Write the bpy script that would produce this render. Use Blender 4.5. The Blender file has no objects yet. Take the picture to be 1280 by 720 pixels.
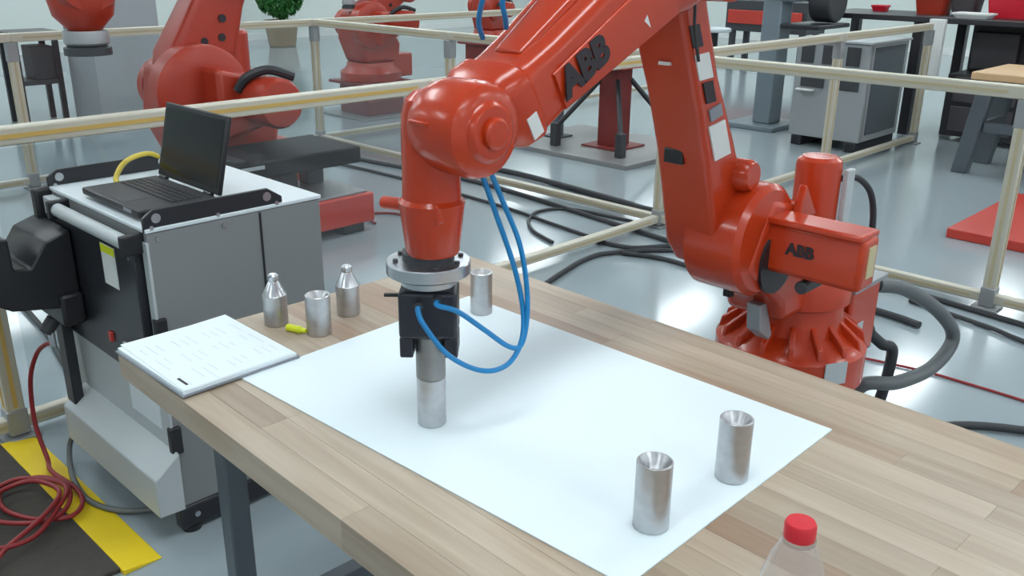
import bpy, bmesh, math, random
from mathutils import Vector, Matrix, Euler
random.seed(7)
sc = bpy.context.scene
col = sc.collection
R = math.radians

# ------------------------------------------------------------------ camera
cam_d = bpy.data.cameras.new('camera')
cam_d.sensor_fit = 'HORIZONTAL'; cam_d.sensor_width = 36.0
cam_d.lens = 36.0 * 1140.0 / 1280.0
cam_d.clip_start = 0.05; cam_d.clip_end = 100
cam = bpy.data.objects.new('camera', cam_d); col.objects.link(cam)
PITCH, ROLL, YAW = R(20.1), R(-0.6), R(44.2)
_f = Vector((0, math.cos(PITCH), -math.sin(PITCH))); _u0 = Vector((0, math.sin(PITCH), math.cos(PITCH))); _r0 = Vector((1, 0, 0))
_r = _r0 * math.cos(ROLL) - _u0 * math.sin(ROLL); _u = _u0 * math.cos(ROLL) + _r0 * math.sin(ROLL)
_m = Matrix((( _r.x, _u.x, -_f.x), (_r.y, _u.y, -_f.y), (_r.z, _u.z, -_f.z)))
_m = Matrix.Rotation(YAW, 3, 'Z') @ _m
cam.matrix_world = Matrix.Translation((0, 0, 1.62)) @ _m.to_4x4()
sc.camera = cam

# ------------------------------------------------------------------ world, exposure
w = bpy.data.worlds.new('world'); sc.world = w; w.use_nodes = True
w.node_tree.nodes['Background'].inputs[0].default_value = (0.86, 0.94, 1.0, 1)
w.node_tree.nodes['Background'].inputs[1].default_value = 0.8
sc.view_settings.view_transform = 'Standard'; sc.view_settings.look = 'None'
sc.view_settings.gamma = 1.0; sc.view_settings.use_curve_mapping = False
sc.view_settings.exposure = 0.0
LAMP = 15.5          # emission of the ceiling luminaires
CEIL = 3.8

# ------------------------------------------------------------------ materials
def lin(c):
    return tuple(((v / 255) / 12.92 if v / 255 <= .04045 else ((v / 255 + .055) / 1.055) ** 2.4) for v in c)
def mat(name, rgb, rough=.5, metal=0., var=.08, scale=6., bump=0., spec=.5, coat=0.):
    m = bpy.data.materials.new(name); m.use_nodes = True
    nt = m.node_tree; b = nt.nodes['Principled BSDF']
    tc = nt.nodes.new('ShaderNodeTexCoord'); n = nt.nodes.new('ShaderNodeTexNoise')
    n.inputs['Scale'].default_value = scale; n.inputs['Detail'].default_value = 5
    nt.links.new(tc.outputs['Object'], n.inputs['Vector'])
    mx = nt.nodes.new('ShaderNodeMix'); mx.data_type = 'RGBA'
    c = lin(rgb)
    mx.inputs[6].default_value = tuple(v * (1 - var) for v in c) + (1,)
    mx.inputs[7].default_value = tuple(min(1, v * (1 + var)) for v in c) + (1,)
    nt.links.new(n.outputs['Fac'], mx.inputs[0]); nt.links.new(mx.outputs[2], b.inputs['Base Color'])
    b.inputs['Roughness'].default_value = rough; b.inputs['Metallic'].default_value = metal
    b.inputs['Specular IOR Level'].default_value = spec; b.inputs['Coat Weight'].default_value = coat
    if bump:
        bp = nt.nodes.new('ShaderNodeBump'); bp.inputs['Strength'].default_value = bump; bp.inputs['Distance'].default_value = .01
        nt.links.new(n.outputs['Fac'], bp.inputs['Height']); nt.links.new(bp.outputs[0], b.inputs['Normal'])
    return m
M = {}
M['orange'] = mat('orange_paint', (180, 54, 20), .26, var=.06, scale=9, spec=.45, coat=.15)
M['orange_far'] = mat('orange_red_paint', (164, 50, 30), .36, var=.12, scale=3)
M['red_dark'] = mat('dark_red_paint', (120, 42, 40), .5, var=.12)
M['red'] = mat('red_paint', (186, 58, 46), .45, var=.1)
M['grey_paint'] = mat('grey_cabinet_paint', (128, 130, 131), .45, var=.03, scale=3)
M['cabinet_light'] = mat('light_cabinet_paint', (150, 154, 156), .45, var=.03, scale=3)
M['light_grey'] = mat('light_grey_paint', (178, 184, 186), .4, var=.04)
M['pale'] = mat('pale_grey_top', (214, 222, 226), .35, var=.03)
M['black'] = mat('black_plastic', (30, 30, 34), .42, var=.15)
M['black_steel'] = mat('black_steel', (36, 37, 42), .38, var=.12)
M['bed_black'] = mat('matt_black_steel', (30, 30, 33), .6, var=.12, spec=.25)
M['gripper'] = mat('black_anodised', (40, 42, 52), .4, var=.1, scale=20)
M['dark'] = mat('dark_grey', (58, 60, 64), .5, var=.12)
M['leg_grey'] = mat('blue_grey_steel', (82, 90, 96), .4, var=.08)
M['rubber'] = mat('black_cable_rubber', (44, 46, 50), .5, var=.1)
M['conduit'] = mat('grey_conduit', (92, 96, 98), .4, var=.08)
M['steel'] = mat('machined_steel', (196, 198, 202), .3, 1., var=.12, scale=40)
M['steel_rough'] = mat('turned_aluminium', (190, 190, 192), .36, 1., var=.2, scale=55, bump=.15)
M['alu'] = mat('anodised_profile', (200, 194, 178), .38, .25, var=.04)
M['alu_grey'] = mat('grey_bracket', (158, 160, 162), .4, .4, var=.05)
M['yellow_insert'] = mat('yellow_slot_insert', (204, 168, 92), .5, var=.05)
M['beige_insert'] = mat('beige_slot_insert', (184, 170, 138), .5, var=.05)
M['yellow'] = mat('yellow_rubber', (232, 200, 28), .5, var=.06, scale=12)
M['lime'] = mat('lime_plastic', (214, 222, 40), .4, var=.04)
M['mat_black'] = mat('black_mat_rubber', (62, 58, 52), .8, var=.2, scale=30, bump=.4)
M['paper'] = mat('white_paper', (222, 233, 238), .6, var=.008, scale=3)
M['page'] = mat('page_paper', (224, 234, 238), .6, var=.01)
M['ink'] = mat('pale_ink', (212, 220, 226), .7, var=.1)
M['ink_dark'] = mat('dark_ink', (40, 32, 38), .6, var=.05)
M['sticker'] = mat('white_sticker', (214, 216, 214), .5, var=.05, scale=20)
M['cover'] = mat('grey_cover', (130, 134, 142), .5, var=.05)
M['blue'] = mat('blue_air_hose', (22, 128, 190), .3, var=.05)
M['red_hose'] = mat('red_air_hose', (138, 36, 40), .45, var=.1)
M['yellow_cable'] = mat('yellow_cable', (196, 172, 50), .5, var=.05)
M['cap'] = mat('red_bottle_cap', (206, 34, 48), .38, var=.05)
M['leaf'] = mat('green_leaf', (46, 110, 44), .5, var=.4, scale=8)
M['pot'] = mat('tan_pot', (150, 132, 108), .6, var=.1)
M['wall'] = mat('white_wall', (214, 222, 218), .7, var=.02, scale=.6)
M['wall_grey'] = mat('grey_column_paint', (150, 153, 156), .65, var=.03, scale=1.)
M['ceiling'] = mat('ceiling_tile', (225, 227, 228), .8, var=.03)
M['bench_black'] = mat('black_bench', (44, 42, 46), .4, var=.12)
M['brown_dark'] = mat('dark_bin', (72, 68, 72), .6, var=.25, scale=4)
M['machine'] = mat('blue_grey_machine', (118, 130, 138), .4, var=.05)
M['steel_plate'] = mat('floor_steel_plate', (140, 140, 140), .42, .3, var=.1, scale=3)
M['red_bin'] = mat('red_bin', (206, 24, 48), .45, var=.05)
M['screen'] = mat('screen_glass', (18, 18, 21), .16, var=.05)
M['white_plastic'] = mat('white_plastic', (226, 228, 226), .4, var=.03)
M['wood_edge'] = mat('wooden_top', (206, 172, 130), .5, var=.1, scale=4)

def wood_mat():
    m = bpy.data.materials.new('maple_stave'); m.use_nodes = True
    nt = m.node_tree; b = nt.nodes['Principled BSDF']; N = nt.nodes.new; Lk = nt.links.new
    tc = N('ShaderNodeTexCoord'); mp = N('ShaderNodeMapping'); mp.inputs['Scale'].default_value = (1.6, 26, 26)
    oi = N('ShaderNodeObjectInfo'); ad = N('ShaderNodeVectorMath'); ad.operation = 'ADD'
    cb = N('ShaderNodeCombineXYZ'); mu = N('ShaderNodeMath'); mu.operation = 'MULTIPLY'; mu.inputs[1].default_value = 37
    Lk(oi.outputs['Random'], mu.inputs[0]); Lk(mu.outputs[0], cb.inputs[0]); Lk(mu.outputs[0], cb.inputs[1])
    Lk(tc.outputs['Object'], ad.inputs[0]); Lk(cb.outputs[0], ad.inputs[1]); Lk(ad.outputs[0], mp.inputs['Vector'])
    n = N('ShaderNodeTexNoise'); n.inputs['Scale'].default_value = 1.6; n.inputs['Detail'].default_value = 7; n.inputs['Distortion'].default_value = .8
    Lk(mp.outputs[0], n.inputs['Vector'])
    r1 = N('ShaderNodeValToRGB'); e = r1.color_ramp.elements
    e[0].position = 0; e[0].color = lin((164, 147, 129)) + (1,); e[1].position = 1; e[1].color = lin((198, 187, 171)) + (1,)
    x = e.new(.3); x.color = lin((178, 163, 145)) + (1,); x = e.new(.62); x.color = lin((190, 175, 157)) + (1,); x = e.new(.86); x.color = lin((162, 137, 117)) + (1,)
    Lk(oi.outputs['Random'], r1.inputs[0])
    r2 = N('ShaderNodeValToRGB'); e = r2.color_ramp.elements
    e[0].position = .36; e[0].color = (.76, .71, .66, 1); e[1].position = .66; e[1].color = (1, 1, 1, 1)
    Lk(n.outputs['Fac'], r2.inputs[0])
    mx = N('ShaderNodeMix'); mx.data_type = 'RGBA'; mx.blend_type = 'MULTIPLY'; mx.inputs[0].default_value = .75
    Lk(r1.outputs[0], mx.inputs[6]); Lk(r2.outputs[0], mx.inputs[7]); 
    ge = N('ShaderNodeNewGeometry'); n2 = N('ShaderNodeTexNoise'); n2.inputs['Scale'].default_value = 2.3; n2.inputs['Detail'].default_value = 3
    Lk(ge.outputs['Position'], n2.inputs['Vector'])
    r3 = N('ShaderNodeValToRGB'); e = r3.color_ramp.elements; e[0].position = .52; e[0].color = (1, 1, 1, 1); e[1].position = .72; e[1].color = (.86, .74, .63, 1)
    Lk(n2.outputs['Fac'], r3.inputs[0]); m3 = N('ShaderNodeMix'); m3.data_type = 'RGBA'; m3.blend_type = 'MULTIPLY'; m3.inputs[0].default_value = .8
    Lk(mx.outputs[2], m3.inputs[6]); Lk(r3.outputs[0], m3.inputs[7]); Lk(m3.outputs[2], b.inputs['Base Color'])
    b.inputs['Roughness'].default_value = .42
    return m
M['wood'] = wood_mat()
def floor_mat():
    m = mat('epoxy_floor', (150, 161, 166), .12, var=.05, scale=.9)
    nt = m.node_tree; b = nt.nodes['Principled BSDF']
    tc = nt.nodes.new('ShaderNodeTexCoord'); n = nt.nodes.new('ShaderNodeTexNoise'); n.inputs['Scale'].default_value = 2.2; n.inputs['Detail'].default_value = 6
    nt.links.new(tc.outputs['Object'], n.inputs['Vector'])
    mr = nt.nodes.new('ShaderNodeMapRange'); mr.inputs[3].default_value = .10; mr.inputs[4].default_value = .16
    nt.links.new(n.outputs['Fac'], mr.inputs[0]); nt.links.new(mr.outputs[0], b.inputs['Roughness'])
    return m
M['floor'] = floor_mat()
def clear_mat(name, tint, gloss, milk=0.):
    m = bpy.data.materials.new(name); m.use_nodes = True
    nt = m.node_tree; nt.nodes.remove(nt.nodes['Principled BSDF']); out = nt.nodes['Material Output']; N = nt.nodes.new; Lk = nt.links.new
    t = N('ShaderNodeBsdfTransparent'); t.inputs[0].default_value = tint + (1,)
    g = N('ShaderNodeBsdfGlossy'); g.inputs['Roughness'].default_value = .06
    lw = N('ShaderNodeLayerWeight'); pw = N('ShaderNodeMath'); pw.operation = 'POWER'; pw.inputs[1].default_value = 3.5
    mu = N('ShaderNodeMath'); mu.operation = 'MULTIPLY_ADD'; mu.inputs[1].default_value = gloss; mu.inputs[2].default_value = .03
    mx = N('ShaderNodeMixShader'); Lk(lw.outputs['Facing'], pw.inputs[0]); Lk(pw.outputs[0], mu.inputs[0]); Lk(mu.outputs[0], mx.inputs[0])
    Lk(t.outputs[0], mx.inputs[1]); Lk(g.outputs[0], mx.inputs[2]); last = mx.outputs[0]
    if milk:
        d = N('ShaderNodeBsdfTranslucent'); d.inputs[0].default_value = (.85, .87, .88, 1); m2 = N('ShaderNodeMixShader')
        n = N('ShaderNodeTexNoise'); n.inputs['Scale'].default_value = 3; mr = N('ShaderNodeMapRange'); mr.inputs[3].default_value = milk*.8; mr.inputs[4].default_value = milk*1.2
        Lk(n.outputs['Fac'], mr.inputs[0]); Lk(mr.outputs[0], m2.inputs[0]); Lk(last, m2.inputs[1]); Lk(d.outputs[0], m2.inputs[2]); last = m2.outputs[0]
    Lk(last, out.inputs[0])
    return m
M['panel'] = clear_mat('clear_polycarbonate', (.92, .935, .94), .5, .015)
M['pet'] = clear_mat('clear_bottle_plastic', (.93, .915, .91), .6, .16)
def emit_mat(name, rgb, s):
    m = bpy.data.materials.new(name); m.use_nodes = True
    b = m.node_tree.nodes['Principled BSDF']; b.inputs['Emission Color'].default_value = rgb + (1,); b.inputs['Emission Strength'].default_value = s
    b.inputs['Base Color'].default_value = (.9, .9, .9, 1)
    return m
M['lamp'] = emit_mat('luminaire_diffuser', (.90, .975, 1.0), LAMP)

# ------------------------------------------------------------------ mesh helpers
class MB:
    def __init__(self): self.v = []; self.f = []
    def add(self, vs, fs):
        o = len(self.v); self.v += [tuple(p) for p in vs]; self.f += [tuple(i + o for i in q) for q in fs]; return self
    def box(self, a, b):
        (x0, y0, z0), (x1, y1, z1) = a, b
        x0, x1 = min(x0, x1), max(x0, x1); y0, y1 = min(y0, y1), max(y0, y1); z0, z1 = min(z0, z1), max(z0, z1)
        return self.add([(x0,y0,z0),(x1,y0,z0),(x1,y1,z0),(x0,y1,z0),(x0,y0,z1),(x1,y0,z1),(x1,y1,z1),(x0,y1,z1)],
                        [(3,2,1,0),(4,5,6,7),(0,1,5,4),(1,2,6,5),(2,3,7,6),(3,0,4,7)])
    def obox(self, c, size, mtx):
        vs = []
        for z in (-1, 1):
            for x, y in ((-1,-1),(1,-1),(1,1),(-1,1)): vs.append(Vector(c) + mtx @ Vector((x*size[0]/2, y*size[1]/2, z*size[2]/2)))
        return self.add(vs, [(3,2,1,0),(4,5,6,7),(0,1,5,4),(1,2,6,5),(2,3,7,6),(3,0,4,7)])
    def cyl(self, p0, p1, r0, r1=None, seg=28, caps=True):
        r1 = r0 if r1 is None else r1
        p0, p1 = Vector(p0), Vector(p1); d = (p1 - p0).normalized()
        u = d.orthogonal().normalized(); v = d.cross(u)
        vs = []
        for p, r in ((p0, r0), (p1, r1)):
            for i in range(seg):
                a = 2*math.pi*i/seg; vs.append(p + (u*math.cos(a) + v*math.sin(a))*r)
        fs = [(i, (i+1)%seg, seg+(i+1)%seg, seg+i) for i in range(seg)]
        if caps: fs += [tuple(range(seg))[::-1], tuple(range(seg, 2*seg))]
        return self.add(vs, fs)
    def lathe(self, prof, c, axis=(0,0,1), seg=36):
        d = Vector(axis).normalized(); u = d.orthogonal().normalized() if abs(d.z) < .99 else Vector((1,0,0)); v = d.cross(u); c = Vector(c)
        vs = []; fs = []; n = len(prof)
        for r, h in prof:
            for i in range(seg):
                a = 2*math.pi*i/seg; vs.append(c + d*h + (u*math.cos(a) + v*math.sin(a))*max(r, 1e-5))
        for k in range(n-1):
            for i in range(seg): fs.append((k*seg+i, k*seg+(i+1)%seg, (k+1)*seg+(i+1)%seg, (k+1)*seg+i))
        if prof[0][0] > 1e-4: fs.append(tuple(range(seg))[::-1])
        if prof[-1][0] > 1e-4: fs.append(tuple(range((n-1)*seg, n*seg)))
        return self.add(vs, fs)
    def loft(self, secs):
        n = len(secs[0]); vs = [p for s in secs for p in s]; fs = []
        for k in range(len(secs)-1):
            for i in range(n): fs.append((k*n+i, k*n+(i+1)%n, (k+1)*n+(i+1)%n, (k+1)*n+i))
        fs += [tuple(range(n))[::-1], tuple(range((len(secs)-1)*n, len(secs)*n))]
        return self.add(vs, fs)
    def prismX(self, poly, x0, x1):
        return self.loft([[(x0, y, z) for y, z in poly], [(x1, y, z) for y, z in poly]])
    def prismZ(self, poly, z0, z1):
        return self.loft([[(x, y, z0) for x, y in poly], [(x, y, z1) for x, y in poly]])
    def tube(self, pts, r, seg=10, sub=6):
        P = catmull(pts, sub); n = len(P); vs = []; fs = []
        t0 = (P[1]-P[0]).normalized(); u = t0.orthogonal().normalized()
        for k in range(n):
            t = (P[min(k+1, n-1)] - P[max(k-1, 0)]).normalized()
            u = (u - t*u.dot(t)).normalized(); v = t.cross(u)
            for i in range(seg):
                a = 2*math.pi*i/seg; vs.append(P[k] + (u*math.cos(a) + v*math.sin(a))*r)
        for k in range(n-1):
            for i in range(seg): fs.append((k*seg+i, k*seg+(i+1)%seg, (k+1)*seg+(i+1)%seg, (k+1)*seg+i))
        fs += [tuple(range(seg))[::-1], tuple(range((n-1)*seg, n*seg))]
        return self.add(vs, fs)
    def build(self, name, material, parent=None, bevel=0., seg=2, smooth=True, angle=40, label=None, local=False):
        me = bpy.data.meshes.new(name)
        off = Vector((0,0,0))
        if parent is not None and not local: off = root_loc(parent)
        me.from_pydata([tuple(Vector(p) - off) for p in self.v], [], self.f)
        bm = bmesh.new(); bm.from_mesh(me); bmesh.ops.recalc_face_normals(bm, faces=bm.faces); bm.to_mesh(me); bm.free()
        me.materials.append(M[material] if isinstance(material, str) else material)
        if smooth:
            me.polygons.foreach_set('use_smooth', [True]*len(me.polygons)); me.set_sharp_from_angle(angle=R(angle))
        o = bpy.data.objects.new(name, me); col.objects.link(o)
        if parent is not None: o.parent = parent
        if bevel:
            b = o.modifiers.new('bevel', 'BEVEL'); b.width = bevel; b.segments = seg; b.limit_method = 'ANGLE'; b.angle_limit = R(35)
            b.harden_normals = False
        if label: o['label'] = label
        return o
def root_loc(o):
    while o.parent is not None: o = o.parent
    return o.location.copy()
def catmull(pts, sub):
    P = [Vector(p) for p in pts]
    if len(P) == 2: return P
    Q = [P[0]*2 - P[1]] + P + [P[-1]*2 - P[-2]]; out = []
    for i in range(1, len(Q)-2):
        for k in range(sub):
            t = k/sub; a, b, c, d = Q[i-1], Q[i], Q[i+1], Q[i+2]
            out.append(.5*((2*b) + (c-a)*t + (2*a-5*b+4*c-d)*t*t + (3*b-a-3*c+d)*t**3))
    out.append(P[-1]); return out
def rr(c, u, v, hw, hh, r, n=5):
    c, u, v = Vector(c), Vector(u), Vector(v); out = []
    for sx, sy, a0 in ((1,1,0),(-1,1,90),(-1,-1,180),(1,-1,270)):
        for k in range(n):
            a = R(a0 + 90*k/(n-1)); out.append(c + u*(sx*(hw-r) + r*math.cos(a)) + v*(sy*(hh-r) + r*math.sin(a)))
    return out
def tag(o, label=None, cat=None, group=None, kind=None):
    if label: o['label'] = label
    if cat: o['category'] = cat
    if group: o['group'] = group
    if kind: o['kind'] = kind
    return o
def thing(name, loc, label, cat, group=None, rz=0.):
    o = bpy.data.objects.new(name, None); o.empty_display_size = .05; col.objects.link(o)
    o.location = loc; o.rotation_euler = (0, 0, rz); tag(o, label, cat, group); return o
def struct(o, label=None, cat=None):
    o['kind'] = 'structure'
    if label: o['label'] = label
    return o
def copy_part(o, parent, mtx):
    c = o.copy(); col.objects.link(c); c.parent = parent; c.matrix_local = mtx; return c
def text_mesh(name, body, size, ext, mtx, material, parent, bold=.0):
    cu = bpy.data.curves.new(name, 'FONT'); cu.body = body; cu.size = size; cu.extrude = ext; cu.offset = bold
    cu.align_x = 'CENTER'; cu.align_y = 'CENTER'; cu.resolution_u = 3
    t = bpy.data.objects.new(name, cu); col.objects.link(t); bpy.context.view_layer.update()
    me = bpy.data.meshes.new_from_object(t.evaluated_get(bpy.context.evaluated_depsgraph_get()))
    bpy.data.objects.remove(t); bpy.data.curves.remove(cu)
    off = root_loc(parent)
    me.transform(Matrix.Translation(-off) @ mtx); me.materials.clear(); me.materials.append(M[material]); me.name = name
    o = bpy.data.objects.new(name, me); col.objects.link(o); o.parent = parent; return o
def frame(origin, xd, yd):
    x = Vector(xd).normalized(); z = x.cross(Vector(yd)).normalized(); y = z.cross(x)
    return Matrix.Translation(origin) @ Matrix((x, y, z)).transposed().to_4x4()

# ================================================================== SETTING
struct(MB().box((-16.5, -7, -.1), (7, 17.7, 0)).build('floor', 'floor', smooth=False), 'glossy pale grey epoxy floor')
struct(MB().box((-16.6, -7, 0), (-16.4, 17.7, CEIL)).build('wall_left', 'wall', smooth=False), 'white far wall behind the potted plant')
struct(MB().box((-16.4, 17.5, 0), (7, 17.7, CEIL)).build('wall_back', 'wall', smooth=False), 'white far wall behind the black workbench')
struct(MB().box((-16.5, -7, CEIL), (7, 17.7, CEIL + .1)).build('ceiling', 'ceiling', smooth=False), 'white ceiling')
struct(MB().box((-16.4, -7.2, 0), (7, -7, CEIL)).build('wall_front', 'wall', smooth=False), 'white wall behind the viewer')
struct(MB().box((-16.4, -7, 0), (-16.38, 17.5, .12)).build('baseboard_left', 'white_plastic', smooth=False))
struct(MB().box((-16.38, 17.48, 0), (7, 17.5, .12)).build('baseboard_back', 'white_plastic', smooth=False))
struct(MB().box((-9.5, 3.50, 0), (-8.85, 4.16, CEIL)).build('trim_1', 'wall_grey', smooth=False, bevel=.01), 'grey square building column')

# ceiling luminaires (above the frame; seen mirrored in the floor and the paint)
k = 0
house = MB().box((-.32, -.78, -.05), (.32, .78, 0)); diff = MB().box((-.28, -.74, -.062), (.28, .74, -.052))
h0 = d0 = None
for ix in range(7):
    for iy in range(6):
        x = -14.5 + ix*3.5; y = -3.1 + iy*3.7
        t = thing('ceiling_light', (x, y, CEIL), 'white recessed fluorescent ceiling light panel', 'ceiling light', 'ceiling light panels')
        if h0 is None:
            h0 = house.build('housing', 'white_plastic', t, local=True, smooth=False); d0 = diff.build('diffuser', 'lamp', t, local=True, smooth=False)
        else:
            copy_part(h0, t, Matrix()); copy_part(d0, t, Matrix())

# ================================================================== FENCE
RH = 1.05; PS = .03
def fence(label, posts, runs, panels, ins='beige_insert'):
    x0, y0 = posts[0][0], posts[0][1]
    t = thing('safety_fence', (x0, y0, 0), label, 'fence')
    for (x, y) in posts:
        p = MB().box((x-PS, y-PS, .012), (x+PS, y+PS, RH - .031)).build('post', 'alu', t, bevel=.006)
        for dx, dy in ((1,0), (0,-1)):
            if dx: MB().box((x+PS-.002, y-.007, .12), (x+PS+.003, y+.007, RH-.12)).build('slot_insert', ins, p, smooth=False)
            else: MB().box((x-.007, y-PS-.003, .12), (x+.007, y-PS+.002, RH-.12)).build('slot_insert', ins, p, smooth=False)
        MB().box((x-.06, y-.06, 0), (x+.06, y+.06, .012)).build('foot_plate', 'alu_grey', t, bevel=.003)
        MB().box((x-PS-.004, y-PS-.004, RH-.16), (x+PS+.004, y+PS+.004, RH-.03)).build('bracket', 'alu_grey', t, bevel=.004)
        MB().box((x-PS-.004, y-PS-.004, .015), (x+PS+.004, y+PS+.004, .11)).build('bracket', 'alu_grey', t, bevel=.004)
    for (a, b) in runs:
        for z, sz in ((RH, PS), (.055, .024)):
            ax, ay = a; bx, by = b
            if ax == bx:
                im = ins if z > .5 else 'beige_insert'
                r_ = MB().box((ax-sz, ay, z-sz), (ax+sz, by, z+sz)).build('rail' if z > .5 else 'bottom_rail', 'alu', t, bevel=.006)
                MB().box((ax+sz-.002, ay+.08, z-.007), (ax+sz+.003, by-.08, z+.008)).build('slot_insert', im, r_, smooth=False)
            else:
                im = ins if z > .5 else 'beige_insert'
                r_ = MB().box((ax, ay-sz, z-sz), (bx, ay+sz, z+sz)).build('rail' if z > .5 else 'bottom_rail', 'alu', t, bevel=.006)
                MB().box((ax+.08, ay-sz-.003, z-.007), (bx-.08, ay-sz+.002, z+.007)).build('slot_insert', im, r_, smooth=False)
    for (a, b) in panels:
        ax, ay = a; bx, by = b
        if ax == bx: MB().box((ax-.003, ay, .09), (ax+.003, by, RH-.04)).build('clear_panel', 'panel', t, smooth=False, label='clear plastic panel')
        else: MB().box((ax, ay-.003, .09), (bx, ay+.003, RH-.04)).build('clear_panel', 'panel', t, smooth=False, label='clear plastic panel')
    return t
FX, FY, FX2 = -3.24, 4.66, -6.96
fence('aluminium rail fence running behind the laptop and grey controller cabinet', [(FX, .83), (FX, 2.76)], [((FX, -.6), (FX, 2.76)), ((FX, 2.76), (FX, 4.63))], [((FX, .90), (FX, 2.73))], 'yellow_insert')
fence('aluminium rail fence crossing behind the big orange robot to the right edge', [(FX, FY), (-1.255, FY)], [((FX+.03, FY), (-1.255, FY)), ((-1.255, FY), (.4, FY))], [])
fence('aluminium rail fence in front of the grey cabinet at upper right', [(FX, 6.9), (FX, 8.66)], [((FX, 4.69), (FX, 6.9)), ((FX, 6.9), (FX, 8.66))], [])
fence('aluminium rail fence between the far corner post and the main robot', [(-5.2, FY)], [((-6.93, FY), (-5.2, FY)), ((-5.2, FY), (FX-.03, FY))], [((-6.91, FY), (-5.23, FY))])
fence('far aluminium rail fence below the potted plant', [(FX2, FY), (FX2, 2.2)], [((FX2, .4), (FX2, 2.2)), ((FX2, 2.2), (FX2, FY))], [((FX2, 2.23), (FX2, FY-.03))])
fence('far aluminium rail fence in front of the dark red robots', [(FX2, 7.9)], [((FX2, FY+.03), (FX2, 7.9)), ((FX2, 7.9), (FX2, 9.6))], [])

# ================================================================== WORKTABLE
TZ = .9; TROT = R(-1.7)
tb = thing('worktable', (-1.645, .615, 0), 'maple butcher block worktable on dark steel legs', 'table', rz=TROT)
NW, TW, TL = 18, .888, 1.90
sw = TW/NW
top = MB().box((.012, .012, TZ-.05), (TL-.012, TW-.012, TZ-.0035)).build('tabletop_core', 'wood_edge', tb, local=True)
stave_cache = {}
for i in range(NW):
    x = 0.; first = random.choice((.45, .6, .75, .9))
    while x < TL - 1e-6:
        ln = first if x == 0 else random.choice((.6, .75, .9))
        first = .75
        if x + ln > TL - .2: ln = TL - x
        key = round(ln, 3)
        if key not in stave_cache:
            o = MB().box((0, .0002, -.05), (ln - .0002, sw - .0001, 0)).build('stave', 'wood', tb, bevel=.0004, seg=1, local=True, smooth=False); stave_cache[key] = o
        else:
            o = stave_cache[key].copy(); col.objects.link(o); o.parent = tb
        o.location = (x, i*sw, TZ); x += ln
for lx in (.235, TL-.28):
    for ly in (.06, TW-.11):
        MB().box((lx, ly, 0), (lx+.042, ly+.042, TZ-.085)).build('leg', 'leg_grey', tb, bevel=.004, local=True)
        MB().box((lx-.01, ly-.01, 0), (lx+.06, ly+.06, .008)).build('foot', 'black', tb, bevel=.003, local=True)
    MB().box((lx, .11, .335), (lx+.042, TW-.11, .385)).build('stretcher', 'leg_grey', tb, bevel=.004, local=True)
    MB().box((lx, .06, TZ-.085), (lx+.042, TW-.06, TZ-.05)).build('cross_rail', 'leg_grey', tb, bevel=.003, local=True)
MB().box((.277, TW-.1, TZ-.085), (TL-.28, TW-.06, TZ-.05)).build('long_rail', 'leg_grey', tb, local=True)

ps = tag(MB().prismZ([(-1.376, .722), (-.535, .755), (-.54, 1.303), (-1.398, 1.299)], TZ+.0004, TZ+.0026).build('poster_paper', 'paper', smooth=False), 'large white paper sheet spread on the worktable', 'paper')

# notebook
nb = thing('notebook', (-1.51, .73, TZ), 'open white notebook with faint writing on the table corner', 'notebook')
nbp = [(-1.637, .612), (-1.376, .612), (-1.381, .838), (-1.40, .842), (-1.645, .846), (-1.652, .835)]
MB().prismZ([(-1.640, .609), (-1.372, .609), (-1.377, .845), (-1.655, .849)], TZ+.0032, TZ+.0065).build('cover', 'cover', nb, smooth=False)
MB().prismZ([(-1.636, .613), (-1.376, .613), (-1.381, .841), (-1.650, .844)], TZ+.0066, TZ+.0125).build('page_block', 'page', nb, smooth=False)
MB().prismZ([(-1.645, .622), (-1.378, .615), (-1.384, .836), (-1.640, .842)], TZ+.0128, TZ+.0138).build('top_page', 'page', nb, smooth=False)
for i in range(13):
    y = .822 - i*.0155
    for j in range(3):
        a = -1.60 + j*.075 + random.uniform(-.006, .012); b = a + random.uniform(.02, .062)
        if (i*3+j) % 4 != 3: MB().box((a, y, TZ+.0138), (b, y+.002, TZ+.0141)).build('writing', 'ink', nb, smooth=False)
MB().box((-1.43, .628, TZ+.0138), (-1.395, .633, TZ+.0141)).build('writing', 'ink_dark', nb, smooth=False)

# turned cylinders
def cylinder(name, x, y, z, h, r, label, bore=True, kind='plain', group=None):
    t = thing(name, (x, y, z), label, 'cylinder', group)
    if bore:
        prof = [(r-.001, 0), (r, .001), (r, h-.0012), (r-.0012, h), (r-.0028, h), (r-.004, h-.0015), (r*.30, h-.024), (r*.28, h-.040), (0, h-.040)]
        MB().lathe(prof, (x, y, z)).build('body', 'steel_rough', t, angle=25)
        MB().lathe([(r*.26, 0), (r*.26, .0008), (0, .0008)], (x, y, z+h-.0398)).build('bore_floor', 'dark', t)
    else:
        MB().lathe([(r-.001, 0), (r, .001), (r, h*.6), (r-.0005, h*.605)], (x, y, z)).build('body', 'steel_rough', t, angle=25)
        MB().lathe([(r-.0005, h*.605), (r*.42, h*.86), (r*.40, h*.865)], (x, y, z)).build('cone', 'steel', t, angle=25)
        MB().lathe([(r*.40, h*.865), (r*.46, h*.9), (r*.44, h*.97), (r*.3, h), (0, h)], (x, y, z)).build('knob', 'steel', t, angle=25)
    return t
P2 = TZ + .0027
cylinder('metal_cylinder', -.590, .878, P2, .099, .0242, 'hollow turned aluminium cylinder on the paper, nearest the red-capped bottle')
cylinder('metal_cylinder', -.579, 1.061, P2, .097, .0242, 'hollow turned aluminium cylinder near the right corner of the paper')
cylinder('metal_cylinder', -1.308, 1.252, P2, .091, .0232, 'aluminium cylinder standing at the far corner of the paper behind the gripper')
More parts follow.
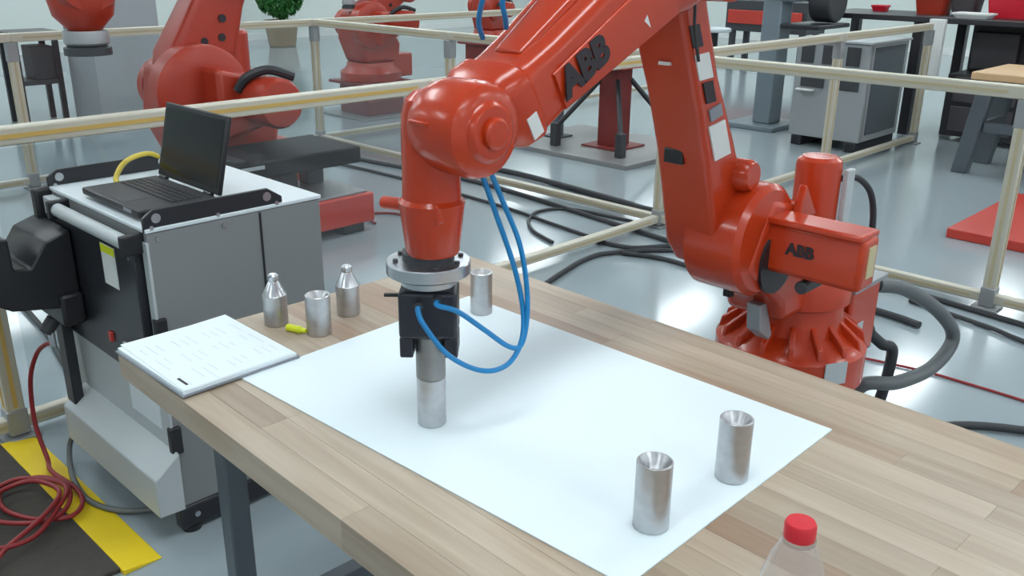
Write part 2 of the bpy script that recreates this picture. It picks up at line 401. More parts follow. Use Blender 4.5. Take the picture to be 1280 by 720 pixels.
cylinder('metal_cylinder', -1.457, .944, TZ, .083, .0248, 'hollow aluminium cylinder on bare wood beside the yellow marker')
cylinder('metal_cylinder', -1.561, .91, TZ, .108, .0245, 'pale cone-topped metal cylinder with a knob behind the notebook', bore=False)
cylinder('metal_cylinder', -1.504, 1.05, TZ, .108, .0245, 'dark cone-topped metal cylinder with a knob nearest the gripper', bore=False)
TX, TY = -1.013, .858
t = thing('metal_cylinder', (TX, TY, P2), 'lower light aluminium cylinder standing on the paper under the gripper', 'cylinder')
MB().lathe([(.0222, 0), (.0232, .001), (.0232, .0815), (.0225, .0823), (0, .0823)], (TX, TY, P2)).build('body', 'steel_rough', t, angle=25)
t = thing('metal_cylinder', (TX, TY, P2+.0828), 'upper dull aluminium cylinder held in the black gripper', 'cylinder')
MB().lathe([(.0225, 0), (.0235, .001), (.0235, .073), (.0225, .074), (0, .074)], (TX, TY, P2+.0828)).build('body', mat('dull_aluminium', (150, 150, 150), .5, .85, var=.15, scale=50), t, angle=25)

# yellow marker lying by the cylinder
t = thing('marker_pen', (-1.485, .912, TZ), 'small lime yellow marker cap lying by the notebook', 'marker')
MB().cyl((-1.512, .905, TZ+.0075), (-1.480, .916, TZ+.0075), .0075).build('body', 'lime', t, bevel=.001)
MB().cyl((-1.480, .916, TZ+.0075), (-1.468, .920, TZ+.0075), .0058, .0042).build('tip', 'lime', t)

# bottle
bx, by, bh = -.315, .72, .218
t = thing('plastic_bottle', (bx, by, TZ), 'clear plastic drink bottle with a red cap at the front edge', 'bottle')
MB().lathe([(.024, .0), (.030, .004), (.032, .02), (.0315, .05), (.030, .058), (.0315, .066), (.0315, .10), (.030, .108), (.0315, .116), (.0325, .14), (.031, .155), (.024, .178), (.0155, .196), (.0132, .201), (.0132, .207)], (bx, by, TZ)).build('body', 'pet', t, angle=60)
MB().lathe([(.0165, .1975), (.0165, .2005), (.0135, .2008)], (bx, by, TZ)).build('neck_ring', 'pet', t)
MB().lathe([(.0145, .2012), (.0152, .202), (.0152, .2155), (.0135, .2185), (0, .2188)], (bx, by, TZ)).build('cap', 'cap', t, angle=30)
MB().lathe([(.0, .002), (.0285, .006), (.0300, .02), (.0298, .10), (0, .1005)], (bx, by, TZ)).build('drink', clear_mat('drink_tint', (.90, .83, .81), .2), t)

# ================================================================== MAIN ROBOT
def robot_main():
    rb = thing('industrial_robot', (-.97, 2.0, .64), 'large orange six-axis robot arm holding a cylinder over the white paper', 'robot arm')
    O = 'orange'
    cx, cy = -.97, 2.0
    # base
    base = MB().lathe([(.175, .64), (.182, .644), (.182, .725), (.170, .742), (.128, .770), (.118, .805), (.116, .84), (0, .84)], (cx, cy, 0), seg=48).build('base', O, rb, angle=35)
    for i in range(16):
        a = 2*math.pi*i/16 + .1; u = Vector((math.cos(a), math.sin(a), 0)); c = Vector((cx, cy, 0)) + u*.142
        mt = Matrix.Rotation(a, 3, 'Z')
        mb = MB().add([Vector((cx, cy, 0)) + mt @ Vector(p) for p in ((.115,-.007,.735),(.176,-.007,.735),(.170,-.007,.762),(.118,-.007,.80),(.115,.007,.735),(.176,.007,.735),(.170,.007,.762),(.118,.007,.80))], [(0,1,2,3),(7,6,5,4),(0,4,5,1),(1,5,6,2),(2,6,7,3),(3,7,4,0)])
        mb.build('base_rib', O, base, bevel=.003)
    mt = frame((cx+.1635, cy-.083, .706), (.45, .89, 0), (0, 0, 1))
    pl = MB(); pl.obox((0,0,0), (.06, .055, .003), Matrix.Identity(3)); pl.v = [tuple(mt @ Vector(p)) for p in pl.v]; pl.build('label_plate', 'light_grey', rb, smooth=False, label='grey type plate')
    # rear connector box
    MB().box((-1.02, 2.12, .64), (-.875, 2.285, .835)).build('connector_box', O, rb, bevel=.008)
    MB().box((-1.03, 2.11, .835), (-.865, 2.30, .85)).build('connector_plate', 'alu_grey', rb, bevel=.003)
    MB().box((-1.01, 2.285, .63), (-.885, 2.305, .825)).build('rear_plate', 'black_steel', rb, bevel=.003)
    MB().box((-.878, 2.15, .68), (-.872, 2.20, .74)).build('label_plate', 'light_grey', rb, smooth=False)
    MB().cyl((-.93, 2.30, .66), (-.93, 2.37, .65), .028).build('cable_connector', 'black', rb, bevel=.004)
    # turret
    MB().prismX([(1.615, 1.00), (1.70, .945), (1.785, .885), (1.80, .84), (2.08, .84), (2.10, .93), (2.05, .985), (1.90, 1.00), (1.83, 1.12), (1.70, 1.15)], -1.045, -.895).build('turret', O, rb, bevel=.018, seg=3)
    MB().lathe([(.108, -.012), (.122, 0), (.122, .118), (.110, .13), (.07, .131)], (-1.03, 1.70, 1.055), (1, 0, 0), seg=48).build('shoulder_housing', O, rb, angle=35)
    MB().lathe([(.118, .835), (.130, .842), (.130, .90), (.120, .918), (.09, .926), (0, .927)], (cx, cy, 0), seg=40).build('slew_ring', O, rb, angle=30)
    MB().box((-.99, 1.66, .955), (-.90, 1.70, 1.16)).build('shoulder_rib', O, rb, bevel=.01)
    MB().add([(-.875,1.775,1.09),(-.875,1.86,1.09),(-.875,1.80,1.165),(-.895,1.775,1.09),(-.895,1.86,1.09),(-.895,1.80,1.165)], [(0,1,2),(5,4,3),(0,3,4,1),(1,4,5,2),(2,5,3,0)]).build('gusset', O, rb, bevel=.004)
    MB().lathe([(.072, -.004), (.072, .004), (0, .004)], (-.893, 1.735, 1.005), (1, 0, 0), seg=32).build('housing_gap_shade', 'black', rb, angle=35)  # black disc stands in for the shaded gap below the motor cover
    # axis two motor cover
    mc = MB().box((-.93, 1.692, .992), (-.690, 1.765, 1.103)).build('motor_cover', O, rb, bevel=.012, seg=3)
    MB().box((-.92, 1.685, 1.097), (-.695, 1.770, 1.112)).build('cover_lid', O, mc, bevel=.005)
    MB().box((-.6905, 1.715, 1.02), (-.6875, 1.745, 1.085)).build('warning_sticker', mat('yellow_label', (198, 186, 146), .5), mc, smooth=False)
    text_mesh('logo_lettering', 'ABB', .034, .0008, frame((-.822, 1.6908, 1.052), (1, 0, 0), (0, 0, 1)), 'ink_dark', mc, .0016)
    MB().cyl((-.815, 1.70, .972), (-.815, 1.90, .972), .014).build('plug', 'dark', rb, bevel=.002)
    # axis one motor
    m1 = MB().lathe([(.052, .93), (.053, 1.165), (.050, 1.178), (.040, 1.186), (0, 1.188)], (-.955, 2.01, 0)).build('slew_motor', O, rb, angle=30)
    MB().box((-.90, 2.02, 1.0), (-.885, 2.055, 1.16)).build('motor_label', 'light_grey', m1, bevel=.003)
    MB().tube([(-.92, 2.06, 1.13), (-.90, 2.11, 1.125), (-.885, 2.16, 1.08), (-.88, 2.185, 1.0), (-.885, 2.19, .90)], .008).build('motor_cable', 'rubber', rb)
    # front stop bracket
    MB().prismX([(1.755, .885), (1.785, .885), (1.825, .795), (1.812, .785), (1.765, .82)], -.965, -.93).build('stop_bracket', 'alu_grey', rb, bevel=.003)
    MB().box((-1.005, 1.715, .90), (-.985, 1.732, .95)).build('stop_block', 'black', rb, bevel=.002)
    # lower arm
    la = MB().loft([
        [(-1.090,1.640,.985),(-.955,1.640,.985),(-.955,1.760,.985),(-1.090,1.760,.985)],
        [(-1.092,1.598,1.040),(-.955,1.592,1.040),(-.955,1.745,1.05),(-1.092,1.745,1.05)],
        [(-1.092,1.575,1.130),(-.956,1.562,1.130),(-.956,1.690,1.150),(-1.092,1.700,1.150)],
        [(-1.090,1.542,1.240),(-.957,1.530,1.230),(-.957,1.625,1.275),(-1.090,1.640,1.275)],
        [(-1.088,1.490,1.372),(-.957,1.474,1.370),(-.957,1.548,1.405),(-1.088,1.560,1.405)],
        [(-1.085,1.424,1.506),(-.955,1.414,1.510),(-.955,1.490,1.535),(-1.085,1.500,1.535)],
        [(-1.085,1.370,1.610),(-.950,1.366,1.612),(-.950,1.448,1.640),(-1.085,1.450,1.640)],
        [(-1.080,1.360,1.670),(-.950,1.360,1.670),(-.950,1.420,1.685),(-1.080,1.420,1.685)]]).build('lower_arm', O, rb, bevel=.012, seg=3, angle=50)
    MB().lathe([(.03, 0), (.034, .006), (.034, .085), (.028, .095), (0, .095)], (-1.02, 1.655, 1.195), (1, .05, .02), seg=20).build('arm_lug', O, rb)
    # stickers and dark openings on the +X face (laid on that face)
    def on_face(y0, z0, wdt, hgt, material, nm, lean=0.):
        d = Vector((0, -.46, 1)).normalized(); n = Vector((1, 0, 0)); s = n.cross(d)
        c = Vector((-.9545, y0, z0)); q = []
        for a, b in ((-1,-1),(1,-1),(1,1),(-1,1)): q.append(c + s*(-a*wdt/2) + d*(b*hgt/2 + lean*a*hgt/2))
        MB().loft([[p - n*.0065 for p in q], [p + n*.0012 for p in q]]).build(nm, material, la, smooth=False)
    on_face(1.453, 1.484, .030, .044, 'ink_dark', 'cover_opening', -.25)
    on_face(1.487, 1.428, .042, .052, 'sticker', 'sticker', -.3)
    on_face(1.513, 1.378, .030, .044, 'ink_dark', 'cover_opening', -.25)
    on_face(1.541, 1.337, .040, .026, 'cover', 'sticker', -.3)
    on_face(1.564, 1.280, .054, .078, 'sticker', 'sticker', -.2)
    MB().box((-1.06, 1.528, 1.226), (-1.015, 1.548, 1.256)).build('cable_port', 'black', la, bevel=.002)
    MB().box((-1.03, 1.447, 1.428), (-1.005, 1.462, 1.434)).build('small_label', 'sticker', la, smooth=False)
    # elbow
    MB().lathe([(.10, 0), (.112, .01), (.112, .09), (.10, .10), (0, .10)], (-.95, 1.405, 1.66), (1, 0, 0), seg=40).build('elbow_housing', O, rb, angle=35)
    MB().lathe([(.09, 0), (.105, .012), (.105, .06), (0, .06)], (-1.13, 1.405, 1.66), (1, 0, 0), seg=40).build('elbow_cover', O, rb, angle=35)
    MB().tube([(-.945, 1.34, 1.60), (-.94, 1.385, 1.57), (-.942, 1.42, 1.545), (-.944, 1.43, 1.50), (-.95, 1.46, 1.44)], .003).build('sensor_cable', 'rubber', rb)
    # upper arm, lofted along its own axis
    ax = Vector((0, math.cos(R(29.5)), math.sin(R(29.5)))); up = Vector((0, -math.sin(R(29.5)), math.cos(R(29.5)))); X = Vector((1, 0, 0))
    c0 = Vector((-.985, 1.06, 1.452))
    S = lambda s, hw, hh, r, dz=0.: rr(c0 + ax*s + up*dz, X, up, hw, hh, r)
    MB().loft([S(-.142, .045, .040, .03, .012), S(-.132, .064, .056, .035, .010), S(-.112, .072, .066, .036, .006), S(-.080, .073, .067, .034, .002), S(-.070, .067, .060, .03), S(-.050, .066, .056, .022), S(.0, .069, .054, .022, .002), S(.10, .074, .055, .022, .008), S(.20, .078, .060, .024, .014), S(.30, .088, .080, .03), S(.42, .095, .090, .04), S(.50, .088, .085, .05)]).build('upper_arm', O, rb, angle=28)
    MB().loft([rr(c0 + ax*-.04 + up*.045, X, up, .03, .016, .01), rr(c0 + ax*.30 + up*.075, X, up, .045, .02, .01)]).build('arm_spine', O, rb, bevel=.004)
    MB().loft([rr(c0 + ax*-.03 + X*.066 + up*-.012, up, X, .032, .006, .004), rr(c0 + ax*.26 + X*.078 + up*-.012, up, X, .045, .008, .004)]).build('side_panel', O, rb)
    text_mesh('logo_lettering', 'ABB', .062, .0015, frame(c0 + ax*.030 + X*.0775 + up*-.006, ax, up), 'ink_dark', rb, .0034)
    mt = frame(c0 + ax*-.100 + X*.0725 + up*-.022, ax, up)
    st = MB(); st.obox((0,0,0), (.022, .036, .003), Matrix.Identity(3)); st.v = [tuple(mt @ Vector(p)) for p in st.v]; st.build('sticker', 'sticker', rb, smooth=False)
    mt = frame(c0 + ax*.190 + X*.0815 + up*-.030, ax, up)
    st = MB(); st.obox((0,0,0), (.012, .030, .002), Matrix.Rotation(.5, 3, 'Z')); st.v = [tuple(mt @ Vector(p)) for p in st.v]; st.build('sticker', 'sticker', rb, smooth=False)
    # wrist (tilt housing)
    Wc = Vector((0, .872, 1.390))
    wr = MB().lathe([(0, -.058), (.030, -.056), (.052, -.044), (.064, -.022), (.068, 0), (.068, .055), (.064, .066), (.055, .073), (.044, .075), (.042, .079), (.036, .083), (.0, .084)], (-.968, Wc.y, Wc.z), (1, 0, 0), seg=44).build('wrist_housing', O, rb, angle=32)
    MB().lathe([(.020, .083), (.022, .084), (.022, .090), (.018, .093), (0, .0935)], (-.968, Wc.y, Wc.z), (1, 0, 0), seg=24).build('wrist_cap', O, wr, angle=35)
    MB().box((-.985, .802, 1.398), (-.945, .810, 1.405)).build('housing_line', O, wr, bevel=.002)
    # hand
    hx, hy = TX, TY
    hd = MB().lathe([(.039, 1.1960), (.041, 1.2000), (.047, 1.2540), (.049, 1.2700), (.050, 1.2760), (.044, 1.2820), (.043, 1.3140), (.043, 1.3740), (.042, 1.4040), (.036, 1.4260), (.022, 1.4380), (0, 1.4420)], (hx+.011, hy, 0), seg=40).build('hand', O, rb, angle=30)
    MB().cyl((hx-.022, hy-.018, 1.2660), (hx-.068, hy-.03, 1.2640), .010).build('mastering_lug', O, hd, bevel=.002)
    MB().box((hx+.03, hy-.03, 1.2490), (hx+.056, hy+.02, 1.2820)).build('hand_boss', O, hd, bevel=.008)
    # tool flange ring
    MB().lathe([(.038, 1.1800), (.040, 1.1820), (.040, 1.1960), (.038, 1.1970)], (hx, hy, 0)).build('flange', 'dark', rb)
    ring = MB().lathe([(.034, 1.1590), (.060, 1.1600), (.0645, 1.1630), (.0645, 1.1800), (.063, 1.1820), (.041, 1.1830), (.034, 1.1830)], (hx, hy, 0), seg=56).build('tool_ring', 'steel', rb, angle=30, label='silver tool changer ring')
    for i in range(8):
        a = i*math.pi/4 + .3; MB().cyl((hx+.051*math.cos(a), hy+.051*math.sin(a), 1.1825), (hx+.051*math.cos(a), hy+.051*math.sin(a), 1.1865), .004, seg=12).build('bolt', 'dark', ring)
    MB().lathe([(.042, 1.1440), (.043, 1.1450), (.043, 1.1590), (.042, 1.1600)], (hx, hy, 0)).build('adapter_plate', 'steel', rb, angle=30)
    # gripper
    gm = Matrix.Rotation(R(44), 3, 'Z')
    gr = MB().obox((hx, hy, 1.100), (.090, .066, .076), gm).build('gripper_body', 'gripper', rb, bevel=.006, seg=3, label='black pneumatic gripper body')
    MB().obox((hx, hy, 1.1405), (.070, .060, .007), gm).build('gripper_plate', 'gripper', gr, bevel=.003)
    for s in (-1, 1):
        c = Vector((hx, hy, 1.0455)) + gm @ Vector((s*.0345, 0, 0))
        MB().obox(c, (.021, .056, .034), gm).build('gripper_jaw', 'gripper', gr, bevel=.003)
    c = Vector((hx, hy, 1.1305)) + gm @ Vector((-.052, -.02, 0))
    MB().obox(c, (.03, .006, .005), gm).build('sensor_tab', 'black', gr, bevel=.001)
    for p in ((-.012, -.033, 1.122), (.016, -.033, 1.130)):
        a = Vector((hx, hy, 0)) + gm @ Vector((p[0], p[1], 0)); b = Vector((hx, hy, 0)) + gm @ Vector((p[0], p[1] - .016, 0))
        MB().cyl((a.x, a.y, p[2]), (b.x, b.y, p[2]), .007, seg=14).build('air_fitting', 'dark', gr)
    a = Vector((hx, hy, 0)) + gm @ Vector((-.012, -.047, 0)); b = Vector((hx, hy, 0)) + gm @ Vector((.016, -.048, 0))
    MB().tube([(a.x, a.y, 1.122), (a.x+.003, a.y-.003, 1.116), (-.976, .814, 1.098), (-.954, .837, 1.052), (-.935, .871, 1.022), (-.921, .905, 1.010), (-.911, .935, 1.019), (-.909, .958, 1.05), (-.919, .970, 1.096), (-.932, .962, 1.166), (-.945, .935, 1.253), (-.953, .905, 1.335)], .0042, seg=10, sub=8).build('air_hose', 'blue', rb, label='blue air hose')
    MB().tube([(b.x, b.y, 1.131), (b.x+.006, b.y-.003, 1.127), (-.944, .855, 1.116), (-.927, .893, 1.081), (-.914, .933, 1.045), (-.908, .955, 1.042), (-.910, .970, 1.078), (-.916, .975, 1.133), (-.926, .968, 1.202), (-.938, .942, 1.273), (-.945, .91, 1.345)], .0042, seg=10, sub=8).build('air_hose', 'blue', rb, label='blue air hose')
    MB().tube([(-1.03, .99, 1.50), (-1.02, .972, 1.525), (-1.0, .962, 1.56), (-1.0, .98, 1.59), (-1.01, 1.04, 1.60), (-1.02, 1.12, 1.585)], .0042, sub=8).build('air_hose', 'blue', rb, label='blue air hose')
    MB().tube([(-1.01, 1.02, 1.515), (-1.0, 1.008, 1.53), (-.995, .997, 1.556), (-.99, 1.01, 1.58), (-1.0, 1.06, 1.585), (-1.02, 1.12, 1.575)], .0042, sub=8).build('air_hose', 'blue', rb, label='blue air hose')
    return rb
robot_main()
pd = thing('robot_pedestal', (-.97, 2.05, 0), 'red steel pedestal under the large orange robot behind the worktable', 'pedestal')
MB().box((-1.10, 1.89, .02), (-.84, 2.13, .62)).build('column', 'red_dark', pd, bevel=.006)
MB().box((-1.11, 1.88, .62), (-.83, 2.14, .639)).build('top_plate', 'red', pd, bevel=.003)
MB().box((-1.25, 1.75, 0), (-.69, 2.35, .02)).build('foot_plate', 'steel_plate', pd, bevel=.003)
t = tag(MB().tube([(-.90, 2.325, .80), (-.86, 2.42, .775), (-.82, 2.60, .67), (-.80, 2.70, .565), (-.81, 2.60, .50), (-.84, 2.42, .50), (-.90, 2.34, .50), (-.95, 2.36, .40), (-1.0, 2.45, .2), (-1.1, 2.6, .03), (-1.3, 2.9, .022), (-1.8, 3.4, .022)], .020, seg=14, sub=8).build('cable_conduit', 'conduit'), 'thick grey cable conduit looping behind the large robot base', 'conduit')
t = tag(MB().tube([(-.93, 2.375, .645), (-.90, 2.42, .60), (-.88, 2.46, .56), (-.9, 2.44, .35), (-1.0, 2.5, .1), (-1.1, 2.7, .02), (-1.0, 3.1, .02), (-.7, 3.4, .02), (.2, 3.7, .02), (1.4, 3.8, .02)], .016, sub=8).build('power_cable', 'rubber'), 'black power cable hanging from the large robot base connector', 'cable')

# ================================================================== CONTROLLER CABINET
cb = thing('controller_cabinet', (-2.6, 1.24, 0), 'grey robot controller cabinet with black front panel carrying the laptop', 'cabinet')
CX0, CX1, CY0, CY1, CZ0, CZ1 = -2.93, -2.275, .968, 1.505, .09, .925
body = MB().box((CX0, CY0, CZ0), (CX1, CY1, CZ1)).build('body', 'grey_paint', cb, bevel=.004)
MB().box((CX0-.003, CY0-.004, CZ1), (CX1+.004, CY1+.004, CZ1+.012)).build('top_plate', 'pale', cb, bevel=.003)
MB().box((CX0, CY0-.004, .09), (CX1+.002, CY0, .50)).build('lower_door', 'light_grey', cb, bevel=.001)
MB().box((-2.52, CY0-.006, .33), (-2.33, CY0-.003, .46)).build('label_panel', 'pale', cb, smooth=False)
MB().box((CX1-.026, CY0-.006, .26), (CX1+.003, CY0+.002, .90)).build('corner_strip', 'light_grey', cb, bevel=.001)
MB().box((CX1+.0005, CY0+.33, .10), (CX1+.003, CY0+.336, .92)).build('panel_seam', 'black', cb, smooth=False)
pn = MB().box((CX0+.0, CY0-.028, .485), (CX1-.035, CY0, .868)).build('front_panel', 'black_steel', cb, bevel=.004)
MB().box((-2.52, CY0-.0295, .735), (-2.43, CY0-.028, .855)).build('warning_label', 'sticker', pn, smooth=False)
MB().box((-2.52, CY0-.0302, .83), (-2.43, CY0-.0292, .853)).build('label_header', 'lime', pn, smooth=False)
MB().box((-2.45, CY0-.034, .53), (-2.39, CY0-.028, .575)).build('name_plate', 'light_grey', pn, smooth=False)
MB().box((-2.545, CY0-.036, .55), (-2.525, CY0-.026, .58)).build('red_switch', 'red', pn, bevel=.002)
for z in (.52, .60, .85): MB().cyl((-2.335, CY0-.028, z), (-2.335, CY0-.032, z), .006, seg=12).build('screw', 'steel', pn)
for z in (.60, .27): MB().box((CX1-.012, CY0-.012, z), (CX1+.012, CY0+.022, z+.085)).build('latch', 'black', cb, bevel=.004)
# silver bar handle across the front top
hb = MB().cyl((CX0+.13, CY0-.035, .895), (CX1-.03, CY0-.035, .895), .020).build('bar_handle', 'light_grey', cb, bevel=.002)
for x in (CX0+.13, CX1-.03): MB().box((x-.012, CY0-.06, .868), (x+.012, CY0+.004, .922)).build('handle_bracket', 'black', hb, bevel=.004)
MB().box((CX0+.02, CY0-.032, .86), (CX0+.10, CY0-.002, .915)).build('indicator_block', 'light_grey', cb, bevel=.003)
MB().box((CX0-.03, CY0-.05, .76), (CX0+.01, CY0+.02, .935)).build('corner_bracket', 'black', cb, bevel=.008)
# side guard rails on the top edges
for x, lab in ((CX1-.006, 0), (CX0+.0, 1)):
    y0, y1 = CY0-.005, CY0+.41
    g = MB().loft([[(x-.006, y, z) for y, z in ((y0, .925), (y1, .925), (y1, .955), (y1-.045, .985), (y0+.03, .985), (y0, .965))], [(x+.006, y, z) for y, z in ((y0, .925), (y1, .925), (y1, .955), (y1-.045, .985), (y0+.03, .985), (y0, .965))]]).build('guard_rail', 'black_steel', cb, bevel=.002)
    for y in (y0+.035, y1-.05): MB().cyl((x-.008, y, .962), (x+.009, y, .962), .013, seg=18).build('lifting_eye', 'steel', g)
    for y in (y0+.02, y0+.21, y1-.02): MB().cyl((x+.005, y, .938), (x+.010, y, .938), .006, seg=10).build('bolt', 'steel', g)
for y in (CY0+.03, CY0+.22): MB().cyl((CX1, y, .905), (CX1+.004, y, .905), .007, seg=12).build('bolt', 'steel', cb)
# lower drive box with sloped lid
MB().prismX([(CY0-.002, .10), (.888, .105), (.888, .225), (CY0-.002, .285)], -2.90, -2.245).build('drive_box', 'light_grey', cb, bevel=.004)
for x in (CX0+.03, CX1-.04):
    s = MB().box((x, CY0-.01, .015), (x+.045, CY1+.03, .09)).build('skid', 'black_steel', cb, bevel=.008)
    for y in (CY0+.04, CY0+.13): MB().cyl((x+.045, y, .055), (x+.049, y, .055), .009, seg=12).build('bolt', 'steel', s)
    MB().cyl((x+.02, CY0+.03, 0), (x+.02, CY0+.03, .018), .028).build('foot', 'black', s); MB().cyl((x+.02, CY1-.03, 0), (x+.02, CY1-.03, .018), .028).build('foot', 'black', s)
# pendant holder and its post on the front
ph = thing('pendant_holder', (-2.86, .80, .6), 'black trough-shaped pendant holder on the front of the grey cabinet', 'holder')
MB().loft([[(-2.98, y, z) for y, z in ((.728, .862), (.765, .852), (.767, .762), (.812, .757), (.86, .825), (.935, .85), (.937, .66), (.875, .615), (.745, .64), (.70, .67))], [(-2.72, y, z) for y, z in ((.728, .862), (.765, .852), (.767, .762), (.812, .757), (.86, .825), (.935, .85), (.937, .66), (.875, .615), (.745, .64), (.70, .67))]]).build('trough', 'black', ph, bevel=.006)
MB().box((-2.91, .87, .56), (-2.70, .938, .66)).build('bracket', 'black', ph, bevel=.01)
MB().box((-2.90, .905, .24), (-2.84, .937, .57)).build('post', 'black_steel', ph, bevel=.003)
MB().cyl((-2.86, .895, .54), (-2.86, .86, .50), .022).build('regulator', 'dark', ph, bevel=.003)
MB().cyl((-2.85, .875, .50), (-2.85, .875, .455), .010, seg=14).build('air_fitting', 'steel', ph)
# laptop
lp = thing('laptop', (-2.50, 1.10, .94), 'open black laptop with a dark screen on top of the grey cabinet', 'laptop')
lx0, lx1, ly0, ly1 = -2.72, -2.345, .985, 1.215
lb = MB().box((lx0, ly0, .946), (lx1, ly1, .968)).build('base', 'black', lp, bevel=.006, seg=3)
for x in (lx0+.03, lx1-.05):
    for y in (ly0+.02, ly1-.04): MB().box((x, y, .937), (x+.02, y+.02, .946)).build('rubber_foot', 'black', lb)
MB().box((lx0+.02, ly0+.105, .968), (lx1-.02, ly1-.03, .9686)).build('keyboard_tray', 'dark', lb, smooth=False)
kb = MB()
for i in range(5):
    for j in range(14):
        x = lx0+.026 + j*.0232; y = ly0+.107 + i*.0185; kb.box((x, y, .9686), (x+.020, y+.0155, .9705))
kb.build('keyboard', 'black', lb, smooth=False)['kind'] = 'stuff'
MB().box((lx0+.15, ly0+.02, .968), (lx0+.25, ly0+.085, .9684)).build('touchpad', 'dark', lb, smooth=False)
MB().box((lx0+.28, ly0-.0005, .954), (lx0+.33, ly0+.003, .964)).build('corner_glint', 'steel', lb, smooth=False)  # bright steel strip put in for the reflection near the front corner
sd = Vector((0, math.sin(R(14)), math.cos(R(14)))); sn = Vector((0, -math.cos(R(14)), math.sin(R(14)))); p0 = Vector((0, ly1+.002, .966))
def lid(a, b, s0, s1, d0, d1):
    q = []
    for x, s in ((a, s0), (b, s0), (b, s1), (a, s1)): q.append(Vector((x, 0, 0)) + p0 + sd*s)
    return MB().loft([[p + sn*d0 for p in q], [p + sn*d1 for p in q]])
lid_o = lid(lx0, lx1, .004, .228, -.012, 0).build('lid', 'black', lp, bevel=.004)
lid(lx0+.016, lx1-.016, .022, .214, 0, .0008).build('display', 'screen', lid_o, smooth=False)
for x in (lx0+.05, lx1-.05): MB().cyl((x-.02, ly1-.002, .968), (x+.02, ly1-.002, .968), .007, seg=14).build('hinge', 'black', lp)
tag(MB().tube([(-2.715, 1.09, .962), (-2.745, 1.10, .975), (-2.80, 1.15, 1.0), (-2.86, 1.22, 1.005), (-2.915, 1.30, .99), (-2.95, 1.36, .93), (-2.95, 1.40, .8)], .008, sub=8).build('network_cable', 'yellow_cable'), 'short yellow network cable from the laptop over the cabinet edge', 'cable')
tag(MB().tube([(-2.85, .875, .46), (-2.89, .865, .45), (-2.95, .85, .40), (-2.99, .83, .30), (-2.99, .82, .15), (-2.93, .82, .04), (-2.84, .80, .04), (-2.70, .82, .03), (-2.60, .80, .03), (-2.55, .74, .035), (-2.62, .66, .035), (-2.74, .62, .035), (-2.86, .66, .035), (-2.84, .76, .035), (-2.72, .80, .045), (-2.60, .76, .045), (-2.56, .68, .045), (-2.66, .58, .045), (-2.80, .58, .045), (-2.84, .70, .055), (-2.70, .79, .055), (-2.58, .72, .055), (-2.50, .62, .045), (-2.52, .52, .055), (-2.66, .54, .06), (-2.78, .62, .062), (-2.78, .72, .066), (-2.66, .76, .066), (-2.56, .68, .066), (-2.5, .56, .05), (-2.44, .44, .03), (-2.5, .2, .03)], .0075, sub=8).build('air_hose', 'red_hose'), 'coiled dark red air hose lying on the black floor mat', 'hose')
tag(MB().tube([(-2.90, .92, .14), (-2.94, .90, .06), (-2.88, .87, .015), (-2.76, .84, .015), (-2.62, .83, .015), (-2.50, .88, .015), (-2.4, .98, .03), (-2.36, 1.1, .03)], .009, sub=8).build('grey_cable', 'conduit'), 'grey cable looping under the front of the controller cabinet', 'cable')
tag(MB().tube([(-5.9, 1.2, .02), (-5.0, 1.3, .02), (-4.2, 1.25, .014), (-3.6, 1.15, .013), (-3.18, 1.13, .013), (-3.06, 1.12, .06), (-3.0, 1.11, .3), (-2.95, 1.1, .8)], .012, sub=8).build('pendant_cable', 'rubber'), 'black cable reaching the cabinet from the left edge', 'cable')

# floor mat with yellow bevelled border
fm = thing('floor_mat', (-2.6, .5, 0), 'black anti-fatigue floor mat with a bright yellow sloping edge', 'mat')
MB().box((-3.19, -.3, 0), (-2.235, .755, .016)).build('mat_pad', 'mat_black', fm, bevel=.003)
MB().prismX([(.755, 0), (.865, 0), (.865, .003), (.755, .016)], -3.19, -2.215).build('border', 'yellow', fm, bevel=.002)

# ================================================================== FLOOR CABLES
def cable(pts, r, label, material='rubber'):
    tag(MB().tube([(x, y, r+.001) for x, y in pts], r, seg=8, sub=8).build('floor_cable', material), label, 'cable', 'floor cables')
cable([(-6.74, 4.45), (-6.12, 4.45), (-5.39, 4.55), (-4.86, 4.60), (-4.16, 4.55), (-3.76, 4.50), (-3.42, 4.46), (-3.10, 4.42), (-2.6, 4.35)], .016, 'long black floor cable running along the far fence bottom rail')
cable([(-5.6, 4.95), (-4.9, 5.0), (-4.47, 4.98), (-3.91, 4.93), (-3.65, 4.90), (-3.42, 4.88), (-2.8, 4.95)], .022, 'thick black floor cable just beyond the fence bottom rail')
cable([(-6.4, 4.2), (-5.6, 4.27), (-4.68, 4.27), (-4.13, 4.24), (-3.71, 4.18), (-3.39, 4.14)], .012, 'thin black floor cable ending right of the hanging blue hoses')
cable([(-3.40, 4.60), (-3.86, 4.54), (-3.98, 4.35), (-3.88, 4.14), (-3.69, 3.98), (-3.45, 3.89)], .011, 'black floor cable bent into an open loop')
cable([(-3.28, 4.09), (-3.05, 4.14), (-2.90, 4.34), (-2.70, 4.36), (-2.45, 4.22), (-2.0, 3.9), (-1.6, 3.3)], .014, 'black floor cable curving left of the large robot base')
cable([(-2.95, 3.20), (-3.10, 3.77), (-3.06, 4.0), (-2.88, 4.25), (-2.6, 4.45), (-2.2, 4.4)], .014, 'black floor cable running towards the table edge')
cable([(-3.03, 4.02), (-2.8, 4.10), (-2.45, 4.10), (-2.1, 4.2)], .014, 'short black floor cable beside the fence corner post')
cable([(-2.2, 4.55), (-1.73, 4.55), (-1.58, 4.57), (-1.36, 4.55), (-1.0, 4.50), (-.4, 4.4), (.8, 4.3), (2.2, 4.2)], .014, 'black floor cable along the right fence bottom rail')
